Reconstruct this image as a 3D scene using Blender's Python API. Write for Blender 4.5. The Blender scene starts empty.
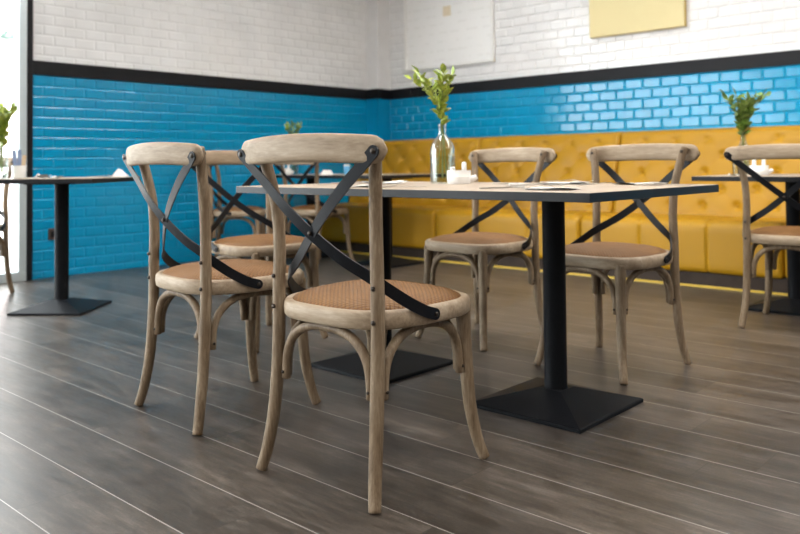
import bpy, math, random
from mathutils import Vector, Matrix
random.seed(7)
PI = math.pi
SC = bpy.context.scene
COL = SC.collection

# ------------------------------------------------------------------ helpers
def mesh_obj(name, verts, faces, mats, parent=None, smooth=True, fm=None, auto=None):
    me = bpy.data.meshes.new(name)
    me.from_pydata([tuple(v) for v in verts], [], faces)
    if not isinstance(mats, (list, tuple)):
        mats = [mats]
    for m in mats:
        me.materials.append(m)
    if fm:
        for p, k in zip(me.polygons, fm):
            p.material_index = k
    me.polygons.foreach_set('use_smooth', [smooth] * len(me.polygons))
    me.update()
    if smooth and auto:
        me.set_sharp_from_angle(angle=math.radians(auto))
    o = bpy.data.objects.new(name, me)
    COL.objects.link(o)
    if parent:
        o.parent = parent
    return o

class MB:
    """collects shapes for one mesh"""
    def __init__(self):
        self.v, self.f, self.m = [], [], []
    def add(self, v, f, mi=0, M=None):
        b = len(self.v)
        self.v += [(M @ Vector(p)) if M is not None else Vector(p) for p in v]
        self.f += [tuple(b + i for i in q) for q in f]
        self.m += [mi] * len(f)
        return self
    def build(self, name, mats, parent=None, smooth=True, auto=40):
        return mesh_obj(name, self.v, self.f, mats, parent, smooth, self.m, auto)

def empty(name, loc=(0, 0, 0), rz=0):
    o = bpy.data.objects.new(name, None)
    o.empty_display_size = .1
    o.location = loc
    o.rotation_euler = (0, 0, rz)
    COL.objects.link(o)
    return o

def tag(o, label, cat, group=None):
    o['label'] = label
    o['category'] = cat
    if group:
        o['group'] = group
    return o

def struct(o):
    o['kind'] = 'structure'
    return o

def kids(o):
    return [c for c in bpy.data.objects if c.parent is o]

def copy_tree(o, parent=None):
    ch = kids(o)
    c = o.copy()
    COL.objects.link(c)
    if parent:
        c.parent = parent
    for k in ch:
        copy_tree(k, c)
    return c

def box(x0, x1, y0, y1, z0, z1, bev=0.0):
    """box with optional chamfer-rounded edges"""
    if bev <= 0:
        v = [(x0, y0, z0), (x1, y0, z0), (x1, y1, z0), (x0, y1, z0), (x0, y0, z1), (x1, y0, z1), (x1, y1, z1), (x0, y1, z1)]
        return v, [(0, 3, 2, 1), (4, 5, 6, 7), (0, 1, 5, 4), (1, 2, 6, 5), (2, 3, 7, 6), (3, 0, 4, 7)]
    import bmesh
    bm = bmesh.new()
    vs, fs = box(x0, x1, y0, y1, z0, z1)
    bv = [bm.verts.new(p) for p in vs]
    for q in fs:
        bm.faces.new([bv[i] for i in q])
    bmesh.ops.bevel(bm, geom=bm.edges[:], offset=bev, segments=3, profile=.5, affect='EDGES')
    bm.verts.index_update()
    v = [tuple(p.co) for p in bm.verts]
    f = [tuple(p.index for p in q.verts) for q in bm.faces]
    bm.free()
    return v, f

def lathe(prof, n=24, cx=0, cy=0, cap=True):
    v, f = [], []
    for r, z in prof:
        for k in range(n):
            a = 2 * PI * k / n
            v.append((cx + r * math.cos(a), cy + r * math.sin(a), z))
    for i in range(len(prof) - 1):
        for k in range(n):
            k2 = (k + 1) % n
            f.append((i * n + k, i * n + k2, (i + 1) * n + k2, (i + 1) * n + k))
    if cap:
        f.append(tuple(range(n - 1, -1, -1)))
        f.append(tuple((len(prof) - 1) * n + k for k in range(n)))
    return v, f

def catmull(pts, n):
    """resample a polyline of tuples (any dimension) smoothly"""
    P = [Vector(p) if len(p) <= 4 else p for p in pts]
    m = len(pts)
    out = []
    for i in range(m - 1):
        p0 = pts[max(i - 1, 0)]; p1 = pts[i]; p2 = pts[i + 1]; p3 = pts[min(i + 2, m - 1)]
        for k in range(n):
            t = k / n
            out.append(tuple(.5 * (2 * b + (c - a) * t + (2 * a - 5 * b + 4 * c - d) * t * t + (3 * b - a - 3 * c + d) * t ** 3)
                             for a, b, c, d in zip(p0, p1, p2, p3)))
    out.append(tuple(pts[-1]))
    return out

def tube(pts, rad, n=12, sub=5, cap_round=True):
    """round tube; pts with constant or per-point radius"""
    if not isinstance(rad, (list, tuple)):
        rad = [rad] * len(pts)
    q = catmull([tuple(p) + (r,) for p, r in zip(pts, rad)], sub) if sub > 1 else [tuple(p) + (r,) for p, r in zip(pts, rad)]
    C = [Vector(p[:3]) for p in q]
    R = [p[3] for p in q]
    T = [(C[min(i + 1, len(C) - 1)] - C[max(i - 1, 0)]).normalized() for i in range(len(C))]
    ref = Vector((0, 1, 0)) if abs(T[0].y) < .8 else Vector((1, 0, 0))
    N = (ref - T[0] * ref.dot(T[0])).normalized()
    if cap_round:
        C = [C[0]] + C + [C[-1]]
        R = [R[0] * .8] + R + [R[-1] * .8]
        C[0] = C[1] - T[0] * R[1] * .12; C[-1] = C[-2] + T[-1] * R[-2] * .12
        T = [T[0]] + T + [T[-1]]
    v, f = [], []
    for c, r, t in zip(C, R, T):
        N = (N - t * N.dot(t)).normalized()
        B = t.cross(N)
        for k in range(n):
            a = 2 * PI * k / n
            v.append(c + N * (r * math.cos(a)) + B * (r * math.sin(a)))
    m = len(C)
    for i in range(m - 1):
        for k in range(n):
            k2 = (k + 1) % n
            f.append((i * n + k, i * n + k2, (i + 1) * n + k2, (i + 1) * n + k))
    f.append(tuple(range(n - 1, -1, -1)))
    f.append(tuple((m - 1) * n + k for k in range(n)))
    return v, f

def ribbon(pts, nrm, w, t, sub=6):
    """flat bar: pts, matching normals, width w, thickness t, rounded ends"""
    q = catmull([tuple(p) + tuple(n) for p, n in zip(pts, nrm)], sub)
    C = [Vector(p[:3]) for p in q]
    NN = [Vector(p[3:]) for p in q]
    T = [(C[min(i + 1, len(C) - 1)] - C[max(i - 1, 0)]).normalized() for i in range(len(C))]
    items = []
    for c, n, tt in zip(C, NN, T):
        n = (n - tt * n.dot(tt)).normalized()
        items.append((c, n, tt.cross(n), w))
    pre, post = [], []
    for a in (75, 50, 25):
        a = math.radians(a)
        c, n, b, _ = items[0]
        pre.append((c - T[0] * (w / 2 * math.sin(a)), n, b, w * math.cos(a)))
        c, n, b, _ = items[-1]
        post.insert(0, (c + T[-1] * (w / 2 * math.sin(a)), n, b, w * math.cos(a)))
    items = pre + items + post
    v, f = [], []
    for c, n, b, ww in items:
        e = t * .35
        for s, h in ((-1, -1), (1, -1), (1, 1), (-1, 1)):
            v.append(c + b * (s * ww / 2) + n * (h * t / 2))
    m = len(items)
    for i in range(m - 1):
        for k in range(4):
            k2 = (k + 1) % 4
            f.append((i * 4 + k, i * 4 + k2, (i + 1) * 4 + k2, (i + 1) * 4 + k))
    f.append((3, 2, 1, 0))
    f.append(tuple((m - 1) * 4 + k for k in range(4)))
    return v, f

def stud(p, d, r=.006, h=.004):
    """low domed bolt head at p facing d"""
    d = Vector(d).normalized()
    M = Matrix.Translation(p) @ d.to_track_quat('Z', 'Y').to_matrix().to_4x4()
    v, f = lathe([(r, -.002), (r, h * .5), (r * .7, h), (r * .15, h * 1.2)], 10)
    return [M @ Vector(q) for q in v], f

# ------------------------------------------------------------------ materials
class NT:
    def __init__(self, name):
        self.m = bpy.data.materials.new(name)
        self.m.use_nodes = True
        self.t = self.m.node_tree
        self.b = self.t.nodes['Principled BSDF']
    def n(self, kind, **kw):
        o = self.t.nodes.new(kind)
        for k, v in kw.items():
            if isinstance(k, str) and hasattr(o, k):
                setattr(o, k, v)
        return o
    def l(self, a, b):
        self.t.links.new(a, b)
    def math(self, op, a, b=None, c=None):
        o = self.n('ShaderNodeMath', operation=op)
        for i, x in enumerate((a, b, c)):
            if x is None:
                continue
            if isinstance(x, (int, float)):
                o.inputs[i].default_value = x
            else:
                self.l(x, o.inputs[i])
        return o.outputs[0]
    def mix(self, fac, a, b, blend='MIX'):
        o = self.n('ShaderNodeMix', data_type='RGBA', blend_type=blend)
        for idx, x in ((0, fac), (6, a), (7, b)):
            if isinstance(x, (int, float)):
                o.inputs[idx].default_value = x
            elif isinstance(x, (tuple, list)):
                o.inputs[idx].default_value = (*x, 1)
            else:
                self.l(x, o.inputs[idx])
        return o.outputs[2]
    def coords(self, scale=(1, 1, 1), kind='Object'):
        tc = self.n('ShaderNodeTexCoord')
        mp = self.n('ShaderNodeMapping')
        mp.inputs['Scale'].default_value = scale
        self.l(tc.outputs[kind], mp.inputs['Vector'])
        return mp.outputs[0]
    def noise(self, vec, scale, detail=3, rough=.5):
        o = self.n('ShaderNodeTexNoise')
        o.inputs['Scale'].default_value = scale
        o.inputs['Detail'].default_value = detail
        o.inputs['Roughness'].default_value = rough
        self.l(vec, o.inputs['Vector'])
        return o.outputs['Fac']
    def ramp(self, fac, stops):
        o = self.n('ShaderNodeValToRGB')
        e = o.color_ramp.elements
        while len(e) > len(stops):
            e.remove(e[-1])
        while len(e) < len(stops):
            e.new(1)
        for x, (p, c) in zip(e, stops):
            x.position = p
            x.color = (*c, 1)
        self.l(fac, o.inputs[0])
        return o.outputs[0]
    def bump(self, h, strength=.3, dist=.002):
        o = self.n('ShaderNodeBump')
        o.inputs['Strength'].default_value = strength
        o.inputs['Distance'].default_value = dist
        self.l(h, o.inputs['Height'])
        self.l(o.outputs[0], self.b.inputs['Normal'])
    def col(self, x):
        if isinstance(x, tuple):
            self.b.inputs['Base Color'].default_value = (*x, 1)
        else:
            self.l(x, self.b.inputs['Base Color'])
    def set(self, **kw):
        for k, v in kw.items():
            self.b.inputs[k.replace('_', ' ')].default_value = v
        return self

def plain(name, c, rough=.5, metal=0.0, var=.12, scale=30, spec=.5, bump=0.0):
    k = NT(name)
    f = k.noise(k.coords(), scale, 3)
    k.col(k.mix(f, tuple(x * (1 - var) for x in c), tuple(min(1, x * (1 + var)) for x in c)))
    k.set(Roughness=rough, Metallic=metal)
    k.b.inputs['Specular IOR Level'].default_value = spec
    if bump:
        k.bump(f, .3, bump)
    return k.m

def wood_mat(name, dark, mid, light, scale=(26, 26, 3.0)):
    k = NT(name)
    oi = k.n('ShaderNodeObjectInfo')
    tc = k.n('ShaderNodeTexCoord')
    add = k.n('ShaderNodeVectorMath', operation='MULTIPLY_ADD')
    k.l(tc.outputs['Object'], add.inputs[0])
    add.inputs[1].default_value = scale
    cx = k.n('ShaderNodeCombineXYZ')
    r = k.math('MULTIPLY', oi.outputs['Random'], 40.0)
    for i in range(3):
        k.l(r, cx.inputs[i])
    k.l(cx.outputs[0], add.inputs[2])
    a = k.noise(add.outputs[0], 1.6, 4, .6)
    b = k.noise(add.outputs[0], 9.0, 3, .6)
    f = k.math('ADD', k.math('MULTIPLY', a, .65), k.math('MULTIPLY', b, .35))
    k.col(k.ramp(f, [(.30, dark), (.5, mid), (.68, light)]))
    k.set(Roughness=.55)
    k.b.inputs['Specular IOR Level'].default_value = .3
    k.bump(b, .35, .002)
    return k.m

W_CHAIR = wood_mat('weathered oak', (.100, .062, .032), (.190, .132, .080), (.31, .234, .154))
W_RAIL = wood_mat('weathered oak rail', (.205, .145, .090), (.33, .247, .166), (.455, .362, .262), (2.2, 14, 14))
M_STRAP = plain('blackened steel strap', (.007, .0075, .0095), .40, .05, .3, 40, .16)
M_BOLT = plain('dark bolt', (.05, .04, .033), .4, .8, .2, 60)
M_BLACK = plain('black powder coat', (.007, .0075, .009), .45, 0, .25, 120, .10)
M_EDGE = plain('dark table edge', (.009, .009, .0105), .36, 0, .2, 60, .24)
M_BAND = plain('black trim', (.007, .007, .009), .5, 0, .3, 30, .2)
M_WHITE_P = plain('painted plaster', (.72, .71, .69), .7, 0, .03, 3)
M_CEIL = plain('ceiling paint', (.8, .8, .79), .8, 0, .03, 3)
M_CERAM = plain('white glazed ceramic', (.80, .79, .77), .2, 0, .02, 10)
M_STEEL = plain('cutlery steel', (.62, .59, .55), .34, 1, .06, 20)
M_NAP = plain('pale paper napkin', (.74, .72, .68), .8, 0, .05, 40)
M_ALU = plain('grey aluminium frame', (.52, .58, .60), .35, .3, .04, 12)
M_BROWN = plain('brown plate', (.055, .035, .025), .4, 0, .1, 30)
M_PLINTH = plain('brown plinth board', (.050, .034, .025), .6, 0, .3, 14, .2)
M_GOLD = plain('yellow edge trim', (.62, .42, .05), .4, 0, .1, 12)
M_FRAMEW = plain('white picture moulding', (.84, .83, .81), .5, 0, .03, 20)
M_SUGAR1 = plain('blue sachet paper', (.20, .25, .38), .6, 0, .2, 50)
M_SUGAR2 = plain('tan sachet paper', (.55, .40, .26), .6, 0, .2, 50)
M_BLUECAP = plain('light blue plastic', (.16, .48, .80), .35, 0, .1, 30)
M_SKIRT = plain('baseboard paint', (.015, .015, .018), .5, 0, .1, 20)

def leaf_mat(name, a, b):
    k = NT(name)
    f = k.noise(k.coords(), 55, 2)
    k.col(k.ramp(f, [(.35, a), (.65, b)]))
    k.set(Roughness=.42)
    k.b.inputs['Subsurface Weight'].default_value = 0
    return k.m
M_LEAF = leaf_mat('young leaves', (.16, .25, .02), (.42, .48, .07))
M_LEAFD = leaf_mat('dark leaves', (.06, .13, .015), (.20, .29, .045))
M_STEM = plain('green stem', (.20, .22, .07), .6, 0, .2, 50)

def tile_mat(name, c, rough=.13):
    k = NT(name)
    v = k.coords()
    k.col(k.mix(k.noise(v, 4.2, 2), tuple(x * .88 for x in c), tuple(min(1, x * 1.1) for x in c)))
    k.set(Roughness=rough)
    k.b.inputs['Specular IOR Level'].default_value = .5
    k.bump(k.noise(v, 14, 1), .10, .004)
    return k.m
M_TBLUE = tile_mat('blue glazed tile', (.001, .275, .51))
M_TWHITE = tile_mat('white glazed tile', (.79, .785, .79), .14)
M_GBLUE = plain('blue grout', (.002, .25, .47), .7, 0, .1, 20)
M_GWHITE = plain('white grout', (.68, .67, .665), .8, 0, .05, 20)

def rattan():
    k = NT('woven rattan')
    tc = k.n('ShaderNodeTexCoord')
    sx = k.n('ShaderNodeSeparateXYZ')
    k.l(tc.outputs['Object'], sx.inputs[0])
    p = .0145
    a = k.math('SINE', k.math('MULTIPLY', k.math('ADD', sx.outputs[0], sx.outputs[1]), PI / p * 1.0))
    b = k.math('SINE', k.math('MULTIPLY', k.math('SUBTRACT', sx.outputs[0], sx.outputs[1]), PI / p * 1.0))
    w = k.math('MULTIPLY', a, b)
    h = k.math('ABSOLUTE', w)
    f = k.noise(k.coords((1, 1, 1)), 18, 3)
    base = k.mix(f, (.170, .076, .021), (.29, .142, .047))
    k.col(k.mix(k.math('MULTIPLY', k.math('SUBTRACT', 1.0, k.math('POWER', h, .5)), .75), base, (.075, .032, .012)))
    k.set(Roughness=.55)
    k.b.inputs['Specular IOR Level'].default_value = .25
    k.bump(k.math('POWER', h, .5), .8, .0025)
    return k.m
M_RATTAN = rattan()

def leather():
    k = NT('mustard leather')
    v = k.coords()
    f = k.noise(v, 3.5, 3)
    k.col(k.mix(f, (.37, .187, .002), (.43, .220, .004)))
    k.set(Roughness=.46)
    k.b.inputs['Specular IOR Level'].default_value = .35
    k.bump(k.noise(v, 240, 2), .12, .001)
    return k.m
M_LEATHER = leather()

def table_top_mat():
    k = NT('pale oak laminate')
    v = k.coords((1.5, 16, 1))
    f = k.noise(v, 3, 5, .6)
    k.col(k.ramp(f, [(.3, (.30, .22, .155)), (.55, (.42, .325, .24)), (.75, (.50, .40, .305))]))
    k.set(Roughness=.42)
    return k.m
M_TOP = table_top_mat()

def floor_mat():
    k = NT('wood look floor planks')
    tc = k.n('ShaderNodeTexCoord')
    s = k.n('ShaderNodeSeparateXYZ')
    k.l(tc.outputs['Object'], s.inputs[0])
    P, OFF, L = .2013, .802, 1.25
    r = k.math('DIVIDE', k.math('SUBTRACT', s.outputs[1], OFF), P)
    row = k.math('FLOOR', r)
    fr = k.math('FRACT', r)
    wn = k.n('ShaderNodeTexWhiteNoise', noise_dimensions='1D')
    k.l(k.math('ADD', row, 3.7), wn.inputs['W'])
    u = k.math('ADD', k.math('DIVIDE', s.outputs[0], L), wn.outputs['Value'])
    cu = k.math('FLOOR', u)
    fu = k.math('FRACT', u)
    g = .0014 / P
    line = k.math('GREATER_THAN', k.math('ABSOLUTE', k.math('SUBTRACT', fr, .5)), .5 - g)
    joint = k.math('GREATER_THAN', k.math('ABSOLUTE', k.math('SUBTRACT', fu, .5)), .5 - .0016 / L)
    w2 = k.n('ShaderNodeTexWhiteNoise', noise_dimensions='2D')
    cc = k.n('ShaderNodeCombineXYZ')
    k.l(row, cc.inputs[0]); k.l(cu, cc.inputs[1])
    k.l(cc.outputs[0], w2.inputs['Vector'])
    ofs = k.math('MULTIPLY', w2.outputs['Value'], 37.0)
    gv = k.n('ShaderNodeCombineXYZ')
    k.l(k.math('ADD', k.math('MULTIPLY', s.outputs[0], 1.5), ofs), gv.inputs[0])
    k.l(k.math('MULTIPLY', s.outputs[1], 9.0), gv.inputs[1])
    k.l(ofs, gv.inputs[2])
    a = k.noise(gv.outputs[0], 1.5, 6, .68)
    b = k.noise(gv.outputs[0], 7.0, 3, .6)
    sp = k.noise(k.coords((1, 1, 1)), 150, 2, .6)
    wear = k.noise(k.coords((1, 1.6, 1)), 2.6, 5, .65)
    gf = k.math('ADD', k.math('ADD', k.math('MULTIPLY', a, .44), k.math('MULTIPLY', b, .30)), k.math('ADD', k.math('MULTIPLY', sp, .10), k.math('MULTIPLY', wear, .16)))
    wood = k.ramp(gf, [(.36, (.026, .020, .0155)), (.46, (.048, .038, .030)), (.53, (.076, .0615, .050)), (.62, (.135, .113, .095))])
    tone = k.mix(w2.outputs['Value'], (.78, .77, .76), (1.15, 1.13, 1.11))
    wood = k.mix(1.0, wood, tone, 'MULTIPLY')
    wood = k.mix(k.math('MULTIPLY', joint, .7), wood, (.035, .028, .023))
    k.col(k.mix(line, wood, (.36, .33, .30)))
    rg = k.math('ADD', k.math('MULTIPLY', b, .24), .23)
    k.l(rg, k.b.inputs['Roughness'])
    k.b.inputs['Specular IOR Level'].default_value = .50
    k.bump(gf, .22, .003)
    return k.m
M_FLOOR = floor_mat()

def thin_glass(name, fac, tint=(1, 1, 1)):
    m = bpy.data.materials.new(name)
    m.use_nodes = True
    t = m.node_tree
    t.nodes.clear()
    out = t.nodes.new('ShaderNodeOutputMaterial')
    tr = t.nodes.new('ShaderNodeBsdfTransparent'); tr.inputs[0].default_value = (*tint, 1)
    gl = t.nodes.new('ShaderNodeBsdfGlossy'); gl.inputs['Roughness'].default_value = .02
    lw = t.nodes.new('ShaderNodeLayerWeight'); lw.inputs[0].default_value = fac
    mx = t.nodes.new('ShaderNodeMixShader')
    t.links.new(lw.outputs['Facing'], mx.inputs[0])
    t.links.new(tr.outputs[0], mx.inputs[1]); t.links.new(gl.outputs[0], mx.inputs[2])
    t.links.new(mx.outputs[0], out.inputs[0])
    return m
M_PANE = thin_glass('window pane glass', .08, (.97, .985, .985))
M_BOTTLE = thin_glass('clear bottle glass', .16, (.93, .96, .95))
M_WATER = thin_glass('water', .12, (.90, .94, .92))

# ------------------------------------------------------------------ room
WXL, WYR = -6.037, 6.25          # tiled walls
ZB0, ZB1 = 1.533, 1.640          # black band
CEIL = 3.0
XR, YB = 4.0, -8.5
YW = 2.465                       # window starts here (going towards -y)

def tile_wall(name, u0, u1, z1, M, joint_u, pu, row_z, pz, bands, d=.0033):
    """bevelled running-bond tiles as one mesh. local frame: u, z, depth (towards room = +w)"""
    mb = MB()
    bw, g = .011, .0013
    r0 = -int(math.ceil(row_z / pz)) - 1
    for r in range(r0, int((z1 - row_z) / pz) + 2):
        za, zb = row_z + r * pz, row_z + (r + 1) * pz
        off = joint_u + (0 if r % 2 == 0 else pu / 2)
        k0 = int(math.floor((u0 - off) / pu))
        k1 = int(math.ceil((u1 - off) / pu))
        for k in range(k0, k1):
            ua, ub = max(off + k * pu, u0), min(off + (k + 1) * pu, u1)
            if ub - ua < .004:
                continue
            for lo, hi, mi in bands:
                a, b = max(za, lo), min(zb, hi)
                if b - a < .006:
                    continue
                x0, x1, y0, y1 = ua + g, ub - g, a + g, b - g
                if x1 - x0 < .003:
                    continue
                bx = min(bw, (x1 - x0) * .4); by = min(bw, (y1 - y0) * .4)
                tx, ty = random.gauss(0, .00028), random.gauss(0, .00022)
                def hgt(s, t):
                    return d + tx * s + ty * t * .6
                v = [(x0, y0, 0), (x1, y0, 0), (x1, y1, 0), (x0, y1, 0),
                     (x0 + bx, y0 + by, hgt(-1, -1)), (x1 - bx, y0 + by, hgt(1, -1)), (x1 - bx, y1 - by, hgt(1, 1)), (x0 + bx, y1 - by, hgt(-1, 1))]
                mb.add(v, [(4, 5, 6, 7), (0, 1, 5, 4), (1, 2, 6, 5), (2, 3, 7, 6), (3, 0, 4, 7)], mi)
    for lo, hi, mi in bands:                                  # grout bed + solid wall behind
        v, f = box(u0, u1, lo, hi, -.12, .0)
        mb.add(v, f, mi + 2)
    mb.v = [M @ p for p in mb.v]
    return struct(mb.build(name, [M_TBLUE, M_TWHITE, M_GBLUE, M_GWHITE], None, smooth=False))

BANDS = [(0, ZB0 + .02, 0), (ZB1 - .02, CEIL, 1)]
# left wall: u = +y, z, out = +x
ML = Matrix(((0, 0, 1, WXL), (1, 0, 0, 0), (0, 1, 0, 0), (0, 0, 0, 1)))
ML = Matrix(((0, 0, 1, WXL), (1, 0, 0, 0), (0, 1, 0, 0), (0, 0, 0, 1)))
tile_wall('wall_left', 2.512, 6.26, CEIL, ML, 2.596, .1637, 1.219, .0776, BANDS)
# right wall: u = +x, z, out = -y
MR = Matrix(((1, 0, 0, 0), (0, 0, -1, WYR), (0, 1, 0, 0), (0, 0, 0, 1)))
tile_wall('wall_right', -6.05, XR, CEIL, MR, -2.65, .160, 1.443, .0846, BANDS, .0046)
# corner pier
mbp = MB()
PX1, PY0 = -5.862, 6.06
def pier_face(u0, u1, M, nm):
    return M
for lo, hi, mi in BANDS:
    v, f = box(-6.037, PX1, PY0, 6.26, lo, hi, .004)
    mbp.add(v, f, mi)
struct(mbp.build('wall_pier', [M_TBLUE, M_TWHITE], None, smooth=False))
# black band (one per wall face)
def simple(name, dims, mat, bev=0.0, parent=None, smooth=False):
    v, f = box(*dims, bev)
    return MB().add(v, f).build(name, [mat], parent, smooth)
struct(simple('trim_1', (WXL, WXL + .016, 2.512, PY0, ZB0, ZB1), M_BAND, .002))
struct(simple('trim_2', (PX1 + .012, XR, WYR - .016, WYR, ZB0, ZB1), M_BAND, .002))
struct(simple('trim_3', (WXL + .016, PX1 + .012, PY0 - .012, WYR - .001, ZB0, ZB1), M_BAND, .002))
struct(simple('trim_4', (WXL - .10, WXL + .022, YW + .002, 2.512, 0, CEIL), M_BAND, .003))
struct(simple('floor', (-6.16, XR + .1, YB - .1, 6.37, -.1, 0), M_FLOOR))
struct(simple('ceiling', (-6.16, XR + .1, YB - .1, 6.37, CEIL, CEIL + .1), M_CEIL))
struct(simple('wall_back', (-6.16, XR + .1, YB - .12, YB, 0, CEIL), M_WHITE_P))
struct(simple('wall_east', (XR, XR + .12, YB, 6.25, 0, CEIL), plain('dark panelling', (.06, .05, .045), .6, 0, .2, 3)))

# shopfront window along the left, from the tiled wall towards the viewer's left
win = struct(empty('window_1', (WXL, -3.0, 0)))
WY0 = YB
fr = MB()
v, f = box(-.07, .03, WY0 + 3.0, YW + 3.0, 0, .07, .004); fr.add(v, f)
v, f = box(-.07, .03, WY0 + 3.0, YW + 3.0, CEIL - .12, CEIL, .004); fr.add(v, f)
v, f = box(-.07, .03, 2.408 + 3.0, YW + 3.0, .07, CEIL - .12, .004); fr.add(v, f)
struct(fr.build('window_frame', [M_ALU], win, False))
ym = 2.408
k = 0
while ym - 1.75 > WY0:
    mm = MB(); v, f = box(-.06, .02, ym - 1.75 + 3.0, ym - 1.70 + 3.0, .07, CEIL - .12, .004); mm.add(v, f)
    struct(mm.build('window_mullion', [M_ALU], win, False))
    pp = MB(); pp.add([(-.02, ym - 1.70 + 3.0, .07), (-.02, ym + 3.0, .07), (-.02, ym + 3.0, CEIL - .12), (-.02, ym - 1.70 + 3.0, CEIL - .12)], [(0, 1, 2, 3)])
    struct(pp.build('window_pane', [M_PANE], win, False))
    ym -= 1.75
pp = MB(); pp.add([(-.02, WY0 + 3.0, .07), (-.02, ym + 3.0, .07), (-.02, ym + 3.0, CEIL - .12), (-.02, WY0 + 3.0, CEIL - .12)], [(0, 1, 2, 3)])
struct(pp.build('window_pane', [M_PANE], win, False))

# ------------------------------------------------------------------ outside the window
M_PAVE = plain('pale paving', (.55, .54, .52), .8, 0, .08, 2)
M_FAC = plain('white facade', (.60, .59, .57), .8, 0, .03, 2)
M_FACP = plain('pink grey facade', (.58, .50, .50), .8, 0, .05, 2)
M_LEDGE = plain('grey ledge', (.50, .52, .50), .7, 0, .05, 5)
struct(simple('ground', (-40, -6.16, -25, 25, -.12, -.02), M_PAVE))
bd = empty('building', (-12.3, 4.0, -.02))
MB().add(*box(-.4, 0, -7, 7, 0, 5.2)).build('facade', [M_FAC], bd, False)
MB().add(*box(0, .06, -.2, 2.6, .6, 2.05)).build('wall_panel', [M_FACP], bd, False)
MB().add(*box(0, .22, -7, 7, 2.17, 2.24)).build('ledge', [M_LEDGE], bd, False)
MB().add(*box(0, .16, -7, 7, 2.52, 2.57)).build('ledge', [M_LEDGE], bd, False)
MB().add(*box(0, .30, -7, 7, 3.20, 3.28)).build('ledge', [M_LEDGE], bd, False)
tag(bd, 'white building facade with grey ledges outside, beyond the window on the left', 'building')
lt = empty('wall_lantern', (-12.3, 4.70, 2.75))
MB().add(*lathe([(.03, .10), (.10, .06), (.12, .0), (.02, -.02)], 12, .16, 0)).build('lantern_shade', [plain('dark green metal', (.03, .055, .045), .5)], lt)
MB().add(*tube([(0, 0, .06), (.08, 0, .12), (.16, 0, .09)], .012, 8)).build('bracket', [M_BLACK], lt)
tag(lt, 'small dark lantern fixed high on the white building outside', 'lamp')

# ------------------------------------------------------------------ wall things
so = empty('wall_socket', (WXL + .006, 2.669, .329))
MB().add(*box(0, .012, -.036, .036, -.043, .043, .003)).build('cover_plate', [M_BROWN], so, False)
MB().add(*box(.012, .014, -.02, .02, -.022, .022, .0008)).build('socket_face', [M_BLACK], so, False)
tag(so, 'small dark brown socket plate low on the blue tiled wall', 'socket')

def certificate():
    k = NT('faint certificate print')
    v = k.coords()
    s = k.n('ShaderNodeSeparateXYZ'); k.l(v, s.inputs[0])
    z = k.math('FRACT', k.math('MULTIPLY', s.outputs[2], 11.0))
    ln = k.math('GREATER_THAN', z, .8)
    fade = k.math('GREATER_THAN', k.noise(v, 16, 2), .52)
    k.col(k.mix(k.math('MULTIPLY', k.math('MULTIPLY', ln, fade), .14), (.90, .89, .88), (.5, .47, .43)))
    k.set(Roughness=.35)
    return k.m
ce = empty('framed_certificate', (-5.045, WYR - .006, 1.81))
mw = .577
fb = MB()
for d in ((-mw, mw, -.03, 0, 0, .03), (-mw, mw, -.03, 0, .80, .83), (-mw, -mw + .03, -.03, 0, .03, .80), (mw - .03, mw, -.03, 0, .03, .80)):
    fb.add(*box(*d, .003))
fb.build('picture_frame', [M_FRAMEW], ce, False)
MB().add(*box(-mw + .03, mw - .03, -.016, -.002, .03, .80)).build('certificate_sheet', [certificate()], ce, False)
em = MB(); em.add(*box(-.05, .05, -.018, -.016, .52, .62))
em.build('emblem', [plain('pale gold print', (.74, .64, .48), .5, 0, .2, 60)], ce, False)
tag(ce, 'large white framed certificate hanging on the white tiles near the corner', 'picture')

yp = empty('wall_panel_picture', (-3.0055, WYR - .006, 1.915))
MB().add(*box(-.4215, .4215, -.045, -.03, 0, .72, .002)).build('picture_face', [plain('pale yellow canvas', (.70, .60, .32), .6, 0, .03, 5)], yp, False)
MB().add(*box(-.4225, .4225, -.031, 0, -.001, .721, .002)).build('picture_edge', [M_GOLD], yp, False)
yp.name = 'canvas_picture'
tag(yp, 'plain pale yellow canvas picture hanging on the white tiles', 'picture')

# ------------------------------------------------------------------ yellow banquette
def strip_mesh(prof, x0, x1, disp, nx, edge, edge_r):
    """profile (y,z) swept along x with displacement disp(x, y, z, i) along the profile normal"""
    P = prof
    m = len(P)
    nrm = []
    for i in range(m):
        a, b = P[max(i - 1, 0)], P[min(i + 1, m - 1)]
        t = Vector((b[0] - a[0], b[1] - a[1])).normalized()
        nrm.append((-t[1], t[0]))
    v, f = [], []
    xs = [x0 + (x1 - x0) * i / nx for i in range(nx + 1)]
    xs = [x0, x0 + .004, x0 + .012] + [x for x in xs if x0 + .016 < x < x1 - .016] + [x1 - .012, x1 - .004, x1]
    for x in xs:
        e = min(x - x0, x1 - x)
        pull = edge * (1 - math.sqrt(max(0, 1 - (1 - min(1, e / edge_r)) ** 2)))
        for (y, z), (ny, nz) in zip(P, nrm):
            d = disp(x, y, z) - pull
            v.append((x, y + ny * d, z + nz * d))
    n = len(xs)
    for i in range(n - 1):
        for j in range(m - 1):
            f.append((i * m + j, (i + 1) * m + j, (i + 1) * m + j + 1, i * m + j + 1))
        f.append((i * m + m - 1, (i + 1) * m + m - 1, (i + 1) * m, i * m))
    f.append(tuple(range(m)))
    f.append(tuple((n - 1) * m + j for j in range(m - 1, -1, -1)))
    return v, f

def lerp_prof(pts, step):
    out = []
    for a, b in zip(pts[:-1], pts[1:]):
        n = max(1, int(math.hypot(b[0] - a[0], b[1] - a[1]) / step))
        for k in range(n):
            t = k / n
            out.append((a[0] + (b[0] - a[0]) * t, a[1] + (b[1] - a[1]) * t))
    out.append(pts[-1])
    return out

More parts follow.
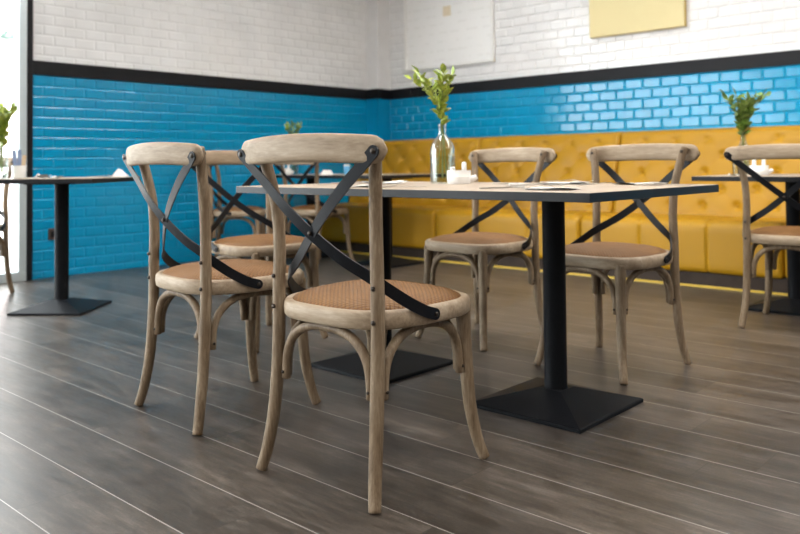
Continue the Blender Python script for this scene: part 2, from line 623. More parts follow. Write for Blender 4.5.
def banquette(x0, x1, label, yb=1.0):
    w = x1 - x0
    xc = (x0 + x1) / 2
    root = empty('banquette', (xc, 5.24, 0))
    hx = w / 2
    T0, DX, DZ = .512, .125, .1235
    def recl(z):
        return .50 + .16 * (z - .42) / .60
    back_pts = [(recl(.40), .40), (recl(1.005), 1.005), (.668, 1.045), (.695, 1.068), (.74, 1.078), (.78, 1.08), (yb, 1.08), (yb, .40)]
    prof = lerp_prof(back_pts[:3], .0125) + back_pts[3:]
    def disp(x, y, z):
        if y > .69 or z < .42:
            return 0
        u, vv = x / DX, (z - T0) / DZ
        fade = min(1, max(0, (1.035 - z) / .05)) * min(1, max(0, (z - .43) / .05))
        p, q = (u + vv) / 2, (u - vv) / 2
        sp, sq = abs(math.sin(PI * p)), abs(math.sin(PI * q))
        pil = .009 * (sp * sp + .0001) ** .22 * (sq * sq + .0001) ** .22
        dp, dq = p - round(p), q - round(q)
        du, dv = (dp + dq) * DX, (dp - dq) * DZ
        r2 = du * du + dv * dv
        dip = .025 * math.exp(-r2 / (.022 ** 2)) + .008 * math.exp(-r2 / (.055 ** 2))
        if abs(u) * DX > hx - .04:
            dip *= .3
        return (pil - dip) * fade
    bk = MB(); bk.add(*strip_mesh(prof, -hx + .002, hx - .002, disp, int(w / .0125), .03, .035))
    b = bk.build('backrest', [M_LEATHER], root, True, 60)
    for j in range(5):
        z = T0 + j * DZ
        n = int(hx / DX) + 1
        for i in range(-n, n + 1):
            if (i + j) % 2 or abs(i * DX) > hx - .05:
                continue
            c = Vector((i * DX, recl(z) + .025, z))
            vv, ff = stud(c, (0, -1, .26), .010, .005)
            MB().add(vv, ff).build('button', [M_LEATHER], b)
    seat_pts = [(.02, .095), (.004, .105), (0, .125), (0, .385), (.006, .408), (.022, .426), (.05, .436), (.10, .440), (.56, .436), (.56, .095)]
    sp = []
    for a, c in zip(seat_pts[:-1], seat_pts[1:]):
        sp += lerp_prof([a, c], .03)[:-1]
    sp.append(seat_pts[-1])
    nch = max(1, round(w / .47))
    def sdisp(x, y, z):
        if y > .5:
            return 0
        fr_ = (x + hx) / w * nch
        d = abs(fr_ - round(fr_)) * w / nch
        return -.007 * math.exp(-(d / .008) ** 2) + .004 * abs(math.sin(PI * fr_)) ** .5
    sm = MB(); sm.add(*strip_mesh(sp, -hx + .002, hx - .002, sdisp, int(w / .008), .022, .03))
    sm.build('seat', [M_LEATHER], root, True, 60)
    MB().add(*box(-hx, hx, .035, yb, 0, .10)).build('plinth', [M_PLINTH], root, False)
    tag(root, label, 'bench', 'mustard tufted banquette sections along the tiled wall')
    return root

banquette(-6.025, -4.41, 'tufted mustard leather banquette section at the corner end by the pier', .805)
banquette(-4.41, -3.01, 'tufted mustard leather banquette section behind the bottle vase on the long table')
banquette(-3.01, -1.59, 'tufted mustard leather banquette section behind the right end of the long table')
banquette(-1.59, -.19, 'tufted mustard leather banquette section at the right edge of the photo')
struct(simple('trim_5', (-6.025, 1.2, 5.205, 5.222, 0, .014), M_GOLD, .002))

# ------------------------------------------------------------------ cross back chair
def chair(name='cross_back_chair'):
    root = empty(name)
    # seat ring
    def se(a, hx, hy, n=3.0):
        c, s = math.cos(a), math.sin(a)
        return (hx * math.copysign(abs(c) ** (2 / n), c), hy * math.copysign(abs(s) ** (2 / n), s))
    N = 56
    def ring(k, z):
        o = []
        for i in range(N):
            x, y = se(2 * PI * i / N, .232 + k, .226 + k)
            x *= 1 + .05 * (y / .226)                       # a little wider at the front
            o.append((x, y, z))
        return o
    rings = [ring(-.045, .420), ring(-.006, .420), ring(0, .425), ring(.002, .444), ring(0, .459), ring(-.006, .4655), ring(-.016, .4665), ring(-.024, .463), ring(-.045, .455)]
    v = [p for r in rings for p in r]
    f = []
    for a in range(len(rings)):
        b = (a + 1) % len(rings)
        for i in range(N):
            i2 = (i + 1) % N
            f.append((a * N + i, a * N + i2, b * N + i2, b * N + i))
    MB().add(v, f).build('seat_frame', [W_RAIL], root, True, 50)
    rs = [(-.019, .463), (-.026, .470), (-.040, .477), (-.07, .485), (-.11, .4905), (-.17, .494), (-.215, .4945)]
    v = [p for k, z in rs for p in ring(k, z)]
    f = []
    for a in range(len(rs) - 1):
        for i in range(N):
            i2 = (i + 1) % N
            f.append((a * N + i, a * N + i2, (a + 1) * N + i2, (a + 1) * N + i))
    f.append(tuple((len(rs) - 1) * N + i for i in range(N)))
    under = ring(-.032, .445)
    b = len(v); v += under
    f.append(tuple(b + i for i in range(N - 1, -1, -1)))
    MB().add(v, f).build('woven_seat', [M_RATTAN], root, True, 60)
    # legs
    for s in (-1, 1):
        P = [(.213, -.234, .004), (.202, -.221, .06), (.192, -.205, .16), (.188, -.195, .28), (.187, -.190, .40), (.187, -.190, .50),
             (.184, -.189, .61), (.189, -.196, .72), (.207, -.215, .83), (.221, -.229, .888)]
        R = [.0155, .0165, .0175, .018, .018, .0178, .0172, .0168, .0165, .016]
        o = MB().add(*tube([(s * x, y, z) for x, y, z in P], R, 14, 4)).build('back_post', [W_CHAIR], root, True, 60)
        for z_ in (.527, .444):
            MB().add(*stud((s * .1885, -.2085, z_), (s * .05, -1, 0), .0062)).build('bolt', [M_BOLT], o)
        P = [(.203, .226, .004), (.190, .211, .06), (.177, .195, .16), (.171, .186, .30), (.168, .182, .40), (.168, .180, .436)]
        R = [.0155, .0165, .018, .0195, .021, .0215]
        MB().add(*tube([(s * x, y, z) for x, y, z in P], R, 14, 4)).build('front_leg', [W_CHAIR], root, True, 60)
    # top rail: bent plank with rounded ends
    L = .272
    K = 36
    v, f = [], []
    n = 16
    for i in range(K + 1):
        t = -1 + 2 * i / K
        t = math.copysign(abs(t) ** .8, t)
        x = L * t
        y = -.290 + .046 * t * t
        e = max(0, (abs(t) - .86) / .14)
        hh = .0365 * math.sqrt(max(0.0, 1 - e ** 2.2 * .97)) * (1 - .06 * t * t)
        th = .0135 * math.sqrt(max(0.02, 1 - e ** 3 * .9))
        zc = .874 - .010 * t * t
        dy = 2 * .046 * t / L
        nv = Vector((-dy, 1, 0)).normalized()
        for k2 in range(n):
            a = 2 * PI * k2 / n
            c, sn = math.cos(a), math.sin(a)
            p = math.copysign(abs(c) ** .6, c) * th
            q = math.copysign(abs(sn) ** .75, sn) * hh
            v.append((x + nv.x * p, y + nv.y * p, zc + q))
    for i in range(K):
        for k2 in range(n):
            k3 = (k2 + 1) % n
            f.append((i * n + k2, (i + 1) * n + k2, (i + 1) * n + k3, i * n + k3))
    f.append(tuple(range(n))); f.append(tuple(K * n + k2 for k2 in range(n - 1, -1, -1)))
    rail = MB().add(v, f).build('top_rail', [W_RAIL], root, True, 60)
    for s in (-1, 1):
        MB().add(*stud((s * .2165, -.2095, .872), (0, 1, 0), .007)).build('bolt', [M_BOLT], rail)
    # crossed straps
    for s in (-1, 1):
        o_ = -.0025 * s
        P = [(-.252, -.2685, .862), (-.205, -.2655, .824), (-.150, -.2630, .781), (-.075, -.2560 + o_, .718), (0, -.238 + o_, .655), (.080, -.206 + o_, .592),
             (.145, -.175, .549), (.186, -.155, .521), (.2165, -.115, .487), (.236, -.070, .460), (.2405, -.030, .446)]
        Nn = [(-.3, -1, 0), (-.28, -1, 0), (-.2, -1, 0), (-.1, -1, 0), (-.02, -1, .1), (.02, -1, .1), (.15, -1, .1), (.6, -.7, .1), (.85, -.5, .1), (1, -.12, 0), (1, .05, 0)]
        pts = [(s * x, y, z) for x, y, z in P]
        nr = [(s * x, y, z) for x, y, z in Nn]
        st = MB().add(*ribbon(pts, nr, .030, .0042, 6)).build('strap', [M_STRAP], root, True, 35)
        MB().add(*stud((s * -.252, -.2705, .862), (s * -.3, -1, 0), .0075)).build('bolt', [M_BOLT], st)
        MB().add(*stud((s * .2425, -.030, .446), (s * 1, 0, 0), .0065)).build('bolt', [M_BOLT], st)
        if s > 0:
            MB().add(*stud((0, -.2435, .655), (0, -1, 0), .0065)).build('bolt', [M_BOLT], st)
    # bentwood arches under the seat
    A = {'rl': (-.187, -.192), 'rr': (.187, -.192), 'fr': (.172, .186), 'fl': (-.172, .186)}
    for p, q in (('rl', 'rr'), ('rr', 'fr'), ('fr', 'fl'), ('fl', 'rl')):
        a, b = Vector(A[p]), Vector(A[q])
        d = (b - a).normalized()
        inw = Vector((-d.y, d.x))
        a2 = a + d * .031 + inw * .004
        b2 = b - d * .031 + inw * .004
        pts = []
        K = 22
        for i in range(K + 1):
            th = PI * i / K
            t = (1 - math.copysign(abs(math.cos(th)) ** .85, math.cos(th))) / 2
            h = math.sin(th) ** .62 if 0 < i < K else 0
            flare = 0.0045 * (1 - h)
            c = a2.lerp(b2, t) - d * (flare if t < .5 else -flare)
            pts.append((c.x, c.y, .250 + .159 * h))
        o = MB().add(*tube(pts, .0126, 10, 2)).build('arched_brace', [W_CHAIR], root, True, 60)
        for e in (pts[0], pts[-1]):
            MB().add(*stud((e[0] - inw.x * .0122, e[1] - inw.y * .0122, .268), (-inw.x, -inw.y, 0), .0045, .003)).build('bolt', [M_BOLT], o)
    return root

CH_GROUP = 'cross back chairs around the tables'
c0 = chair()
spots = [
    ((-1.558, 1.592), 1, 'cross-back oak chair with woven seat, large in front at the centre of the photo'),
    ((-2.326, 1.647), -5.5, 'cross-back oak chair second from front, beside the left end of the front row, back turned'),
    ((-3.09, 2.380), -91.5, 'cross-back oak chair at the left short end of the long dining table'),
    ((-2.312, 3.085), 177, 'cross-back oak chair across the long table, beside the white condiment holder'),
    ((-1.587, 3.000), 174.6, 'cross-back oak chair across the long table, at its right end'),
    ((-1.247, 4.315), 5, 'cross-back oak chair cut by the right photo edge, at the square table by the bench'),
    ((-5.06, 4.480), 4, 'small far cross-back oak chair pushed up to the far table, against yellow bench'),
    ((-5.500, 3.990), -45, 'small far cross-back oak chair nearest the blue wall, turned sideways'),
    ((-5.505, 1.854), 180 + 43, 'cross-back oak chair cut by the left photo edge behind the side table'),
]
for i, ((x, y), rz, lab) in enumerate(spots):
    o = c0 if i == 0 else copy_tree(c0)
    o.location = (x, y, 0)
    o.rotation_euler = (0, 0, math.radians(rz))
    tag(o, lab, 'chair', CH_GROUP)

# ------------------------------------------------------------------ pedestal tables
ZT = .748
ZL = .771
def table(cx, cy, hx, hy, poles, label, rz=0, s=.215, ZT=ZT):
    root = empty('pedestal_table', (cx, cy, 0), rz)
    v, f = box(-hx, hx, -hy, hy, ZT - .027, ZT - .0012, .0012)
    MB().add(v, f).build('table_edge', [M_EDGE], root, False)
    MB().add(*box(-hx + .0015, hx - .0015, -hy + .0015, hy - .0015, ZT - .004, ZT, .0006)).build('tabletop', [M_TOP], root, False)
    for px in poles:
        MB().add(*lathe([(.0405, .050), (.039, .066), (.039, ZT - .045), (.046, ZT - .036)], 32, px, 0)).build('pole', [M_BLACK], root, True, 40)
        m = MB()
        m.add(*box(px - .15, px + .15, -.15, .15, ZT - .036, ZT - .0272, .002))
        m.build('mounting_plate', [M_BLACK], root, False)
        m = MB()
        q = [(s, .0), (s, .011), (s - .004, .014)]
        vv = []
        for r, z in q:
            vv += [(px - r, -r, z), (px + r, -r, z), (px + r, r, z), (px - r, r, z)]
        r = .045
        vv += [(px - r, -r, .060), (px + r, -r, .060), (px + r, r, .060), (px - r, r, .060)]
        ff = [(3, 2, 1, 0)]
        for a in range(3):
            for k in range(4):
                k2 = (k + 1) % 4
                ff.append((a * 4 + k, a * 4 + k2, a * 4 + 4 + k2, a * 4 + 4 + k))
        ff.append((12, 13, 14, 15))
        m.add(vv, ff)
        m.build('base', [M_BLACK], root, False)
    return root
tb = table(-1.8755, 2.389, .8015, .4585, (-.4235, .4035), '')
tag(tb, 'long dark-edged dining table on two black pedestals in the foreground', 'table')
tE = table(-1.392, 4.785, .403, .425, (0,), '')
tag(tE, 'square dark-edged table near the right photo edge in front of the bench', 'table')
tF = table(-5.0, 4.835, .75, .425, (-.55, .42), '')
tag(tF, 'far dark-edged table in the corner before the yellow bench', 'table')
LR = math.radians(39.5)
tL = table(-4.648, 2.11, .34, .34, (0,), '', LR, .212, ZL)
tag(tL, 'turned dark-edged pedestal table at the left by the window', 'table')
def on_left(r, d):
    """point on the left table: r to the viewer's right, d away"""
    th = math.radians(42.5)
    return (-4.648 + r * math.cos(th) - d * math.sin(th), 2.11 + r * math.sin(th) + d * math.cos(th))

# ------------------------------------------------------------------ things on the tables
def bottle(x, y, z, h, rb, water, label, cat='vase', mat=M_BOTTLE):
    o = empty('glass_bottle', (x, y, z))
    s = h / .25
    rn = .0165 * s
    prof = [(rb * .9, .001), (rb, .006 * s), (rb, .135 * s), (rb * .94, .155 * s), (rb * .78, .175 * s), (rb * .5, .192 * s), (rn * 1.05, .203 * s), (rn, .212 * s), (rn, .24 * s), (rn * 1.2, .243 * s), (rn * 1.2, .25 * s)]
    inner = [(max(r - .003, .002), max(zz, .006)) for r, zz in prof[::-1]]
    v, f = lathe(prof + inner, 28, cap=False)
    n = 28
    m = len(prof) * 2
    f.append(tuple(range(n - 1, -1, -1)))
    f.append(tuple((m - 1) * n + k for k in range(n)))
    MB().add(v, f).build('bottle_body', [mat], o, True, 60)
    if water:
        MB().add(*lathe([(rb - .0045, .008), (rb - .0045, water)], 24)).build('water', [M_WATER], o, True, 40)
    tag(o, label, cat)
    return o

def sprig(x, y, z0, h, spread, n_st, seed, label, mat, leaf=.042, zbase=.02, lean=(0, 0)):
    """leafy branch; local origin at the vase bottom, stems fan out above the neck"""
    rd = random.Random(seed)
    o = empty('leafy_branch', (x, y, z0))
    st, lf = MB(), MB()
    def add_leaf(p, d, ln):
        d = d.normalized()
        side = d.cross(Vector((rd.uniform(-1, 1), rd.uniform(-1, 1), 1.2))).normalized()
        up = side.cross(d).normalized()
        side = (side * math.cos(.3) + up * rd.uniform(-.7, .7)).normalized()
        up = side.cross(d).normalized()
        w = ln * rd.uniform(.20, .28)
        v = []
        sh = [(0, 0.06), (.18, .62), (.42, 1), (.68, .85), (.88, .42), (1, .03)]
        cv = rd.uniform(.05, .28)
        for t, ww in sh:
            c = p + d * (ln * t) - up * (ln * cv * t * t)
            v += [c - side * (w * ww) + up * (w * ww * .35), c, c + side * (w * ww) + up * (w * ww * .35)]
        f = []
        for i in range(len(sh) - 1):
            for k in range(2):
                f.append((i * 3 + k, i * 3 + k + 1, (i + 1) * 3 + k + 1, (i + 1) * 3 + k))
        lf.add(v, f)
    neck = lean[2] if len(lean) > 2 else .25
    for s in range(n_st):
        a = 2 * PI * (s + rd.uniform(-.25, .25)) / n_st + .6
        rr = spread * rd.uniform(.65, 1.0)
        hh = h * rd.uniform(.78, 1.0)
        tip = Vector((rr * math.cos(a) + lean[0], rr * math.sin(a) + lean[1], neck + hh))
        p0 = Vector((rd.uniform(-.02, .02), rd.uniform(-.02, .02), zbase))
        p1 = Vector((rd.uniform(-.006, .006), rd.uniform(-.006, .006), neck - .01))
        mid = p1.lerp(tip, .5) + Vector((-tip.x * .18, -tip.y * .18, .02))
        P = catmull([tuple(p0), tuple(p1), tuple(mid), tuple(tip)], 6)
        st.add(*tube(P, [.0022 - .0012 * i / len(P) for i in range(len(P))], 6, 1))
        n = int(hh / .009)
        for i in range(n):
            t = .04 + .96 * i / max(1, n - 1)
            q = Vector(P[min(len(P) - 1, int(6 + t * 12))])
            ang = i * 2.4 + rd.uniform(-.5, .5)
            out = Vector((math.cos(ang), math.sin(ang), rd.uniform(.5, 1.5)))
            if i == n - 1:
                out = tip - mid
            add_leaf(q, out, leaf * rd.uniform(.75, 1.15))
    st.build('stem', [M_STEM], o)
    lf.build('foliage', [mat], o, True, 60)
    tag(o, label, 'plant')
    return o

MV = (-2.105, 2.559)
bottle(*MV, ZT, .25, .052, .115, 'clear glass bottle vase with water on the long dining table')
th = math.radians(42.5)
sprig(*MV, ZT + .003, .205, .105, 6, 5, 'green leafy branch standing in the clear bottle on the long table', M_LEAF, .046, .02, (-.042, -.036, .25))
EV = (-1.640, 4.735)
bottle(*EV, ZT, .245, .036, .08, 'small pale bottle vase on the square table at the right')
sprig(*EV, ZT + .003, .225, .135, 8, 23, 'dark green leafy branch in the small vase at the right table', M_LEAFD, .056, .02, (.006, .006, .235))
LV = on_left(-.275, -.17)
bottle(*LV, ZL, .19, .038, .08, 'bottle vase on the left table at the left photo edge')
sprig(*LV, ZL + .003, .22, .09, 8, 41, 'light green leafy branch cut by the left photo edge', M_LEAF, .055, .02, (0, 0, .19))
FV = (-5.54, 4.63)
bottle(*FV, ZT, .19, .034, .08, 'small far vase on the corner table, half hidden by a chair back')
sprig(*FV, ZT + .003, .275, .07, 5, 12, 'far green leafy branch showing just above the front chair back', M_LEAF, .04, .02, (0, 0, .19))

def shaker(x, y, z, h, r, label, cap=None, name='salt_shaker'):
    o = empty(name, (x, y, z))
    MB().add(*lathe([(r * .92, 0), (r, .004), (r * .95, h * .55), (r * .8, h * .85)], 18)).build('shaker_body', [M_CERAM], o)
    MB().add(*lathe([(r * .84, h * .83), (r * .84, h * .93), (r * .5, h)], 18)).build('shaker_cap', [cap or M_CERAM], o)
    tag(o, label, 'shaker', 'shakers in the condiment holders')
    return o

def holder(x, y, z, r, label):
    """low round ceramic dish with a ridge and a small spout"""
    o = empty('condiment_holder', (x, y, z))
    prof = [(r * .94, .001), (r * .98, .004), (r, .026), (r, .0275), (r * 1.02, .0285), (r, .030), (r, .056), (r * .94, .056), (r * .92, .010), (.002, .008)]
    MB().add(*lathe(prof, 28)).build('bowl', [M_CERAM], o, True, 50)
    sp = MB().add(*tube([(r * .80, 0, .020), (r * 1.15, 0, .022), (r * 1.45, 0, .030)], [.017, .013, .010], 12, 4))
    s = sp.build('spout', [M_CERAM], o)
    s.rotation_euler = (0, 0, math.radians(36))
    tag(o, label, 'condiment holder')
    return o

def view(px_r, d, base):
    return (base[0] + px_r * math.cos(th) - d * math.sin(th), base[1] + px_r * math.sin(th) + d * math.cos(th))
H0 = view(.062, -.075, MV)
holder(*H0, ZT, .049, 'round white ceramic condiment holder beside the bottle on the long table')
p = view(.022, .012, H0)
shaker(*p, ZT + .0085, .082, .0115, 'white salt shaker standing in the holder on the long table')
p = view(-.025, .006, H0)
shaker(*p, ZT + .0085, .062, .013, 'white pepper shaker with dark cap in the holder on the long table', M_STEEL)
CE = (-1.552, 4.72)
holder(*CE, ZT, .052, 'round white ceramic condiment holder on the square table at the right')
shaker(*view(-.026, .0, CE), ZT + .0085, .10, .012, 'white shaker at the left side of the holder on the right table')
shaker(*view(.028, .0, CE), ZT + .0085, .10, .012, 'white shaker at the right side of the holder on the right table')
gl = empty('drinking_glass', (*view(-.105, .03, CE), ZT))
MB().add(*lathe([(.026, .001), (.030, .004), (.034, .095), (.0325, .095), (.028, .008), (.002, .007)], 24)).build('glass_body', [M_BOTTLE], gl)
tag(gl, 'small clear glass on the right table beside the condiment holder', 'glass')
for q, lab in (((-5.50, 4.50), 'far white condiment holder at the left of the corner table'),):
    holder(*q, ZT, .05, lab)
    shaker(*view(-.02, .0, q), ZT + .0085, .085, .012, 'far white shaker, left one in the holder on the corner table')
    shaker(*view(.024, .0, q), ZT + .0085, .10, .012, 'far white shaker, right taller one in the holder on the corner table')
tn = MB()
tn.add([(-.055, -.03, 0), (.055, -.03, 0), (.055, .03, 0), (-.055, .03, 0), (-.032, -.006, .042), (.032, -.006, .042), (.032, .006, .042), (-.032, .006, .042)],
       [(3, 2, 1, 0), (4, 5, 6, 7), (0, 1, 5, 4), (1, 2, 6, 5), (2, 3, 7, 6), (3, 0, 4, 7)])
o = tn.build('folded_napkin', [M_NAP], None, False)
o.location = (-4.98, 4.52, ZT); o.rotation_euler = (0, 0, th)
tag(o, 'far white folded napkin tent on the corner table', 'napkin', 'napkins on the tables')
o = empty('plastic_cup', (*view(.165, .05, (-4.98, 4.52)), ZT))
MB().add(*lathe([(.020, .0), (.024, .004), (.030, .075), (.028, .075), (.02, .006)], 18)).build('cup_body', [M_BLUECAP], o)
MB().add(*lathe([(.031, .073), (.031, .082), (.012, .088)], 18)).build('cup_lid', [M_CERAM], o)
tag(o, 'far light blue cup with lid on the corner table', 'cup')

# cup with sachets on the left table
LC = on_left(-.215, -.08)
o = empty('sachet_cup', (*LC, ZL))
MB().add(*lathe([(.030, .0), (.036, .004), (.041, .075), (.039, .075), (.034, .008), (.002, .007)], 22)).build('cup_body', [M_CERAM], o)
tag(o, 'white cup holding sachets on the left table', 'cup')
for i, (dx, dd, tilt, m, lab) in enumerate(((-.014, .0, -.25, M_SUGAR1, 'blue grey sachet sticking up in the white cup'), (.002, .006, -.05, M_SUGAR1, 'darker blue sachet standing at the back of the white cup'), (.016, 0, .28, M_SUGAR2, 'tan sachet leaning right in the white cup'))):
    q = view(dx, dd, LC)
    sb = MB().add(*box(-.012, .012, -.0015, .0015, 0, .155 if i < 2 else .125, .001)).build('sachet', [m], None, False)
    sb.location = (*q, ZL + .012); sb.rotation_euler = (0, tilt * .45, th)
    tag(sb, lab, 'sachet', 'sachets in the cup')

def napkin(x, y, a, label, w=.16, d=.11, mat=M_NAP, z=ZT, lift=.006):
    m = MB()
    n = 8
    rd = random.Random(int(x * 1000) ^ int(y * 777))
    ph = rd.uniform(0, 6)
    for lay in range(2):
        v, f = [], []
        for i in range(n + 1):
            for j in range(n + 1):
                u, t = i / n - .5, j / n - .5
                zz = .0008 + lay * .003 + lift * (.5 + .5 * math.sin(5 * u + 3 * t + ph + lay)) * (abs(u) + abs(t)) * .5
                v.append((u * w * (1 - lay * .1), t * d * (1 - lay * .15), zz))
        b = len(v)
        v += [(p[0], p[1], p[2] + .0012) for p in v]
        for i in range(n):
            for j in range(n):
                q = [i * (n + 1) + j, (i + 1) * (n + 1) + j, (i + 1) * (n + 1) + j + 1, i * (n + 1) + j + 1]
                f.append(tuple(q[::-1])); f.append(tuple(b + k for k in q))
        m.add(v, f)
    o = m.build('paper_napkin', [mat], None, True, 50)
    o.location = (x, y, z); o.rotation_euler = (0, 0, a)
    tag(o, label, 'napkin', 'napkins on the tables')
    return o

def plate_strip(pts, t):
    """closed outline extruded to a thin solid"""
    n = len(pts)
    v = [(x, y, z) for x, y, z in pts] + [(x, y, z + t) for x, y, z in pts]
    f = [tuple(range(n - 1, -1, -1)), tuple(n + i for i in range(n))]
    f += [(i, (i + 1) % n, n + (i + 1) % n, n + i) for i in range(n)]
    return v, f
def bar(path, t):
    """path of (x, halfwidth, z): thin solid bar along x"""
    v, f = [], []
    for x, w, z in path:
        v += [(x, -w, z), (x, w, z), (x, w, z + t), (x, -w, z + t)]
    n = len(path)
    for i in range(n - 1):
        for k in range(4):
            k2 = (k + 1) % 4
            f.append((i * 4 + k, i * 4 + k2, i * 4 + 4 + k2, i * 4 + 4 + k))
    f.append((3, 2, 1, 0)); f.append(tuple((n - 1) * 4 + k for k in range(4)))
    return v, f
def fork0():
    o = empty('fork')
    h = MB(); h.add(*bar([(-.095, .007, .001), (-.085, .0095, .001), (-.03, .006, .004), (.02, .0035, .008), (.035, .004, .007), (.045, .010, .004), (.06, .0115, .002)], .0022)); h.build('handle', [M_STEEL], o, True, 50)
    t = MB()
    for k in range(4):
        y = -.0095 + k * .00633
        v, f = bar([(.058, .0018, .002), (.085, .0015, .002), (.103, .0008, .006)], .0018)
        t.add([(a, b + y, c) for a, b, c in v], f)
    t.build('tines', [M_STEEL], o, True, 50)
    return o
def knife0():
    o = empty('table_knife')
    h = MB(); h.add(*bar([(-.11, .006, .001), (-.10, .0095, .001), (-.03, .0075, .002), (-.005, .006, .003)], .005)); h.build('handle', [M_STEEL], o, True, 50)
    b = MB(); b.add(*bar([(-.006, .006, .004), (.01, .0095, .003), (.07, .0095, .002), (.09, .006, .002), (.102, .0012, .002)], .0014)); b.build('blade', [M_STEEL], o, True, 50)
    return o
F0, K0 = fork0(), knife0()
used = {'f': False, 'k': False}
def place(kind, x, y, a, label, z=ZT):
    src = F0 if kind == 'f' else K0
    o = src if not used[kind] else copy_tree(src)
    used[kind] = True
    o.location = (x, y, z); o.rotation_euler = (0, 0, a)
    tag(o, label, 'fork' if kind == 'f' else 'knife', 'cutlery laid on the tables')
R90 = PI / 2
# four place settings on the long table: napkin with fork and knife
napkin(-1.30, 2.10, .1, 'white napkin under the fork at the front right setting of the long table')
place('f', -1.345, 2.085, R90 * .55, 'fork lying at the front right setting of the long table', ZT + .011)
place('k', -1.46, 2.13, R90 * .5, 'knife beside the front right setting of the long table')
napkin(-2.06, 2.08, -.05, 'white napkin at the front middle setting of the long table')
place('k', -1.93, 2.095, .62, 'knife lying near the front edge of the long table before the bottle')
place('f', -2.16, 2.12, .7, 'fork on the front middle napkin of the long table', ZT + .011)
napkin(-2.35, 2.45, .5, 'rumpled pale napkin left of the bottle on the long table', .19, .14, lift=.02)
place('f', -2.45, 2.29, 1.2, 'fork at the left end of the long table, seen past the front chair back')
place('k', -2.53, 2.45, 1.35, 'knife at the left end of the long table')
napkin(-1.62, 2.70, .1, 'pale rumpled napkin at the back middle of the long table', .20, .13, lift=.009)
place('f', -1.56, 2.62, .35, 'fork lying across the back middle napkin of the long table', ZT + .009)
place('k', -1.72, 2.56, .4, 'knife in front of the back middle napkin on the long table')
napkin(-1.30, 2.70, .15, 'napkin at the back right corner of the long table', .17, .11, plain('grey napkin', (.42, .40, .37), .8), lift=.012)
place('k', -1.18, 2.66, .5, 'knife on the back right corner of the long table', ZT)
place('f', -1.40, 2.60, .9, 'fork in front of the back right napkin of the long table')
sb = MB().add(*box(-.026, .026, -.016, .016, 0, .014, .002)).build('folded_napkin', [M_NAP], None, False)
sb.location = (-1.535, 2.262, ZT); sb.rotation_euler = (0, 0, th)
tag(sb, 'small white folded napkin block near the front edge of the long table', 'napkin', 'napkins on the tables')
place('f', -1.56, 2.40, 1.25, 'fork lying behind the small white napkin block on the long table')
# left table
q = on_left(-.08, -.08); napkin(*q, th, 'crumpled grey napkin right of the cup on the left table', .09, .07, plain('grey cloth', (.45, .44, .43), .8), ZL, .05)
q = on_left(.05, -.18); napkin(*q, th, 'flat white napkin in the middle of the left table', .09, .07, M_NAP, ZL, .02)
tn2 = MB()
tn2.add([(-.05, -.03, 0), (.05, -.03, 0), (.045, .03, 0), (-.05, .03, 0), (-.012, -.006, .052), (.010, -.006, .045), (.010, .006, .04), (-.012, .006, .05)],
        [(3, 2, 1, 0), (4, 5, 6, 7), (0, 1, 5, 4), (1, 2, 6, 5), (2, 3, 7, 6), (3, 0, 4, 7)])
o = tn2.build('folded_napkin', [M_NAP], None, False)
o.location = (*on_left(.27, .22), ZL); o.rotation_euler = (0, 0, th)
tag(o, 'white folded napkin peaked at the right end of the left table', 'napkin', 'napkins on the tables')
place('f', *on_left(.17, .20), th, 'fork beside the peaked napkin on the left table', ZL)
# right table
place('k', -1.36, 4.70, .5, 'knife on the right table beside the condiment holder')
place('f', -1.27, 4.62, .5, 'fork on the right table beside the knife')
napkin(-1.62, 4.50, .2, 'small white napkin at the left corner of the right table', .05, .05, lift=.02)

# ------------------------------------------------------------------ light
w = bpy.data.worlds.new('daylight'); SC.world = w
w.use_nodes = True
bg = w.node_tree.nodes['Background']
bg.inputs[0].default_value = (.90, .96, 1.0, 1)
bg.inputs[1].default_value = 7.2
def area(name, loc, rot, sx, sy, e, col=(1, 1, 1), portal=False):
    l = bpy.data.lights.new(name, 'AREA')
    l.shape = 'RECTANGLE'; l.size = sx; l.size_y = sy; l.energy = e; l.color = col
    if portal:
        l.cycles.is_portal = True
    o = bpy.data.objects.new(name, l); COL.objects.link(o)
    o.location = loc; o.rotation_euler = rot
    return o
# portal in the window opening (guides sky sampling, gives no light of its own)
area('window_portal', (WXL - .12, (YB + YW) / 2, 1.5), (0, -PI / 2, 0), 2.9, YW - YB, 1, portal=True)
# high sun from the far side of the building: lights the street outside, the roof keeps it out of the room
sl = bpy.data.lights.new('sun', 'SUN'); sl.energy = 11; sl.angle = .01; sl.color = (1, .97, .92)
slo = bpy.data.objects.new('sun', sl); COL.objects.link(slo); slo.location = (5, 0, 12)
slo.rotation_euler = (0, math.radians(48), math.radians(-15))
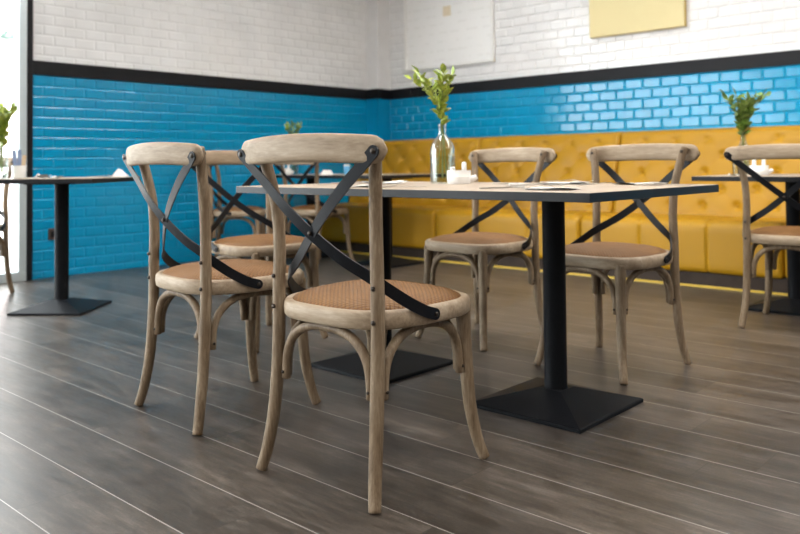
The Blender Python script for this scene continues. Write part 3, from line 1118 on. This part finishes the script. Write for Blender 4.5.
# unseen ceiling lamps added as fill light
FILL_L, FILL_R = 33, 46  # energies of the added left and right linear fill lamps
M_FILL = bpy.data.materials.new('fill light glow'); M_FILL.use_nodes = True
M_FILL.node_tree.nodes['Principled BSDF'].inputs['Emission Color'].default_value = (1, .95, .88, 1)
M_FILL.node_tree.nodes['Principled BSDF'].inputs['Emission Strength'].default_value = 4
lamps = [(x, y) for x in (-2.6, .2, 2.8) for y in (-4.0, -1.2, 1.8)]
for i, (x, y) in enumerate(lamps):
    o = empty('fill_ceiling_light', (x, y, CEIL))
    MB().add(*lathe([(.21, 0), (.21, -.03), (.18, -.035), (.18, -.005)], 28)).build('housing', [M_FRAMEW], o, True, 40)
    MB().add(*lathe([(.178, -.022), (.178, -.028)], 28)).build('diffuser', [M_FILL], o, True, 40)
    l = bpy.data.lights.new('fill_lamp', 'AREA'); l.shape = 'DISK'; l.size = .36; l.energy = 20; l.color = (1, .97, .93)
    lo = bpy.data.objects.new('fill_lamp', l); COL.objects.link(lo); lo.parent = o; lo.location = (0, 0, -.05)
    tag(o, 'round white ceiling lamp added out of view as fill light', 'lamp', 'round ceiling lamps added as fill')

# two unseen linear lamps added to brighten the tiled walls and bench
for (x, y, rz, ln, wd, e, lab) in ((-3.6, 3.7, PI / 2, 2.8, .5, FILL_L, 'unseen hanging lamp tray added as fill for the left wall, shining at the ceiling'), (.2, 3.9, 0, 5.6, .8, FILL_R, 'unseen linear ceiling lamp added as fill for the right wall and banquette')):
    up = ln < 4                                              # hung lower and shining upwards
    o = empty('linear_fill_light', (x, y, CEIL - .55 if up else CEIL), rz)
    if up:
        MB().add(*box(-ln / 2, ln / 2, -wd / 2, wd / 2, -.06, -.01, .003)).build('housing', [M_FRAMEW], o, False)
        for sx in (-1, 1):
            MB().add(*tube([(sx * ln * .4, 0, -.02), (sx * ln * .4, 0, .55)], .006, 8, 1)).build('suspension_rod', [M_ALU], o)
    else:
        MB().add(*box(-ln / 2, ln / 2, -wd / 2, wd / 2, -.05, 0, .003)).build('housing', [M_FRAMEW], o, False)
    MB().add(*box(-ln / 2 + .02, ln / 2 - .02, -wd / 2 + .02, wd / 2 - .02, *((-.012, -.008) if up else (-.054, -.05)))).build('diffuser', [M_FILL], o, False)
    l = bpy.data.lights.new('fill_lamp', 'AREA'); l.shape = 'RECTANGLE'; l.size = ln - .1; l.size_y = wd - .06; l.energy = e; l.color = (1, .985, .97)
    lo = bpy.data.objects.new('fill_lamp', l); COL.objects.link(lo); lo.parent = o; lo.location = (0, 0, 0 if up else -.06); lo.rotation_euler = (PI if up else 0, 0, 0)
    tag(o, lab, 'lamp')

# ------------------------------------------------------------------ camera
cam = bpy.data.cameras.new('camera')
co = bpy.data.objects.new('camera', cam); COL.objects.link(co)
SC.camera = co
yaw, pit, rol = math.radians(42.50), math.radians(1.63), math.radians(-.58)
r0 = Vector((math.cos(yaw), math.sin(yaw), 0))
f0 = Vector((-math.sin(yaw) * math.cos(pit), math.cos(yaw) * math.cos(pit), math.sin(pit)))
u0 = r0.cross(f0)
r1 = r0 * math.cos(rol) + u0 * math.sin(rol)
u1 = -r0 * math.sin(rol) + u0 * math.cos(rol)
M = Matrix((r1, u1, -f0)).transposed().to_4x4()
M.translation = Vector((0, 0, .83))
co.matrix_world = M
cam.sensor_width = 36
cam.lens = 793.5 / 800 * 36
cam.shift_y = -125.1 / 800
cam.clip_start = .05
cam.dof.use_dof = True
cam.dof.focus_distance = 2.15
cam.dof.aperture_fstop = 3.5

SC.view_settings.view_transform = 'Standard'
SC.view_settings.look = 'None'
SC.view_settings.gamma = 1
SC.view_settings.use_curve_mapping = False
SC.view_settings.exposure = 0.7
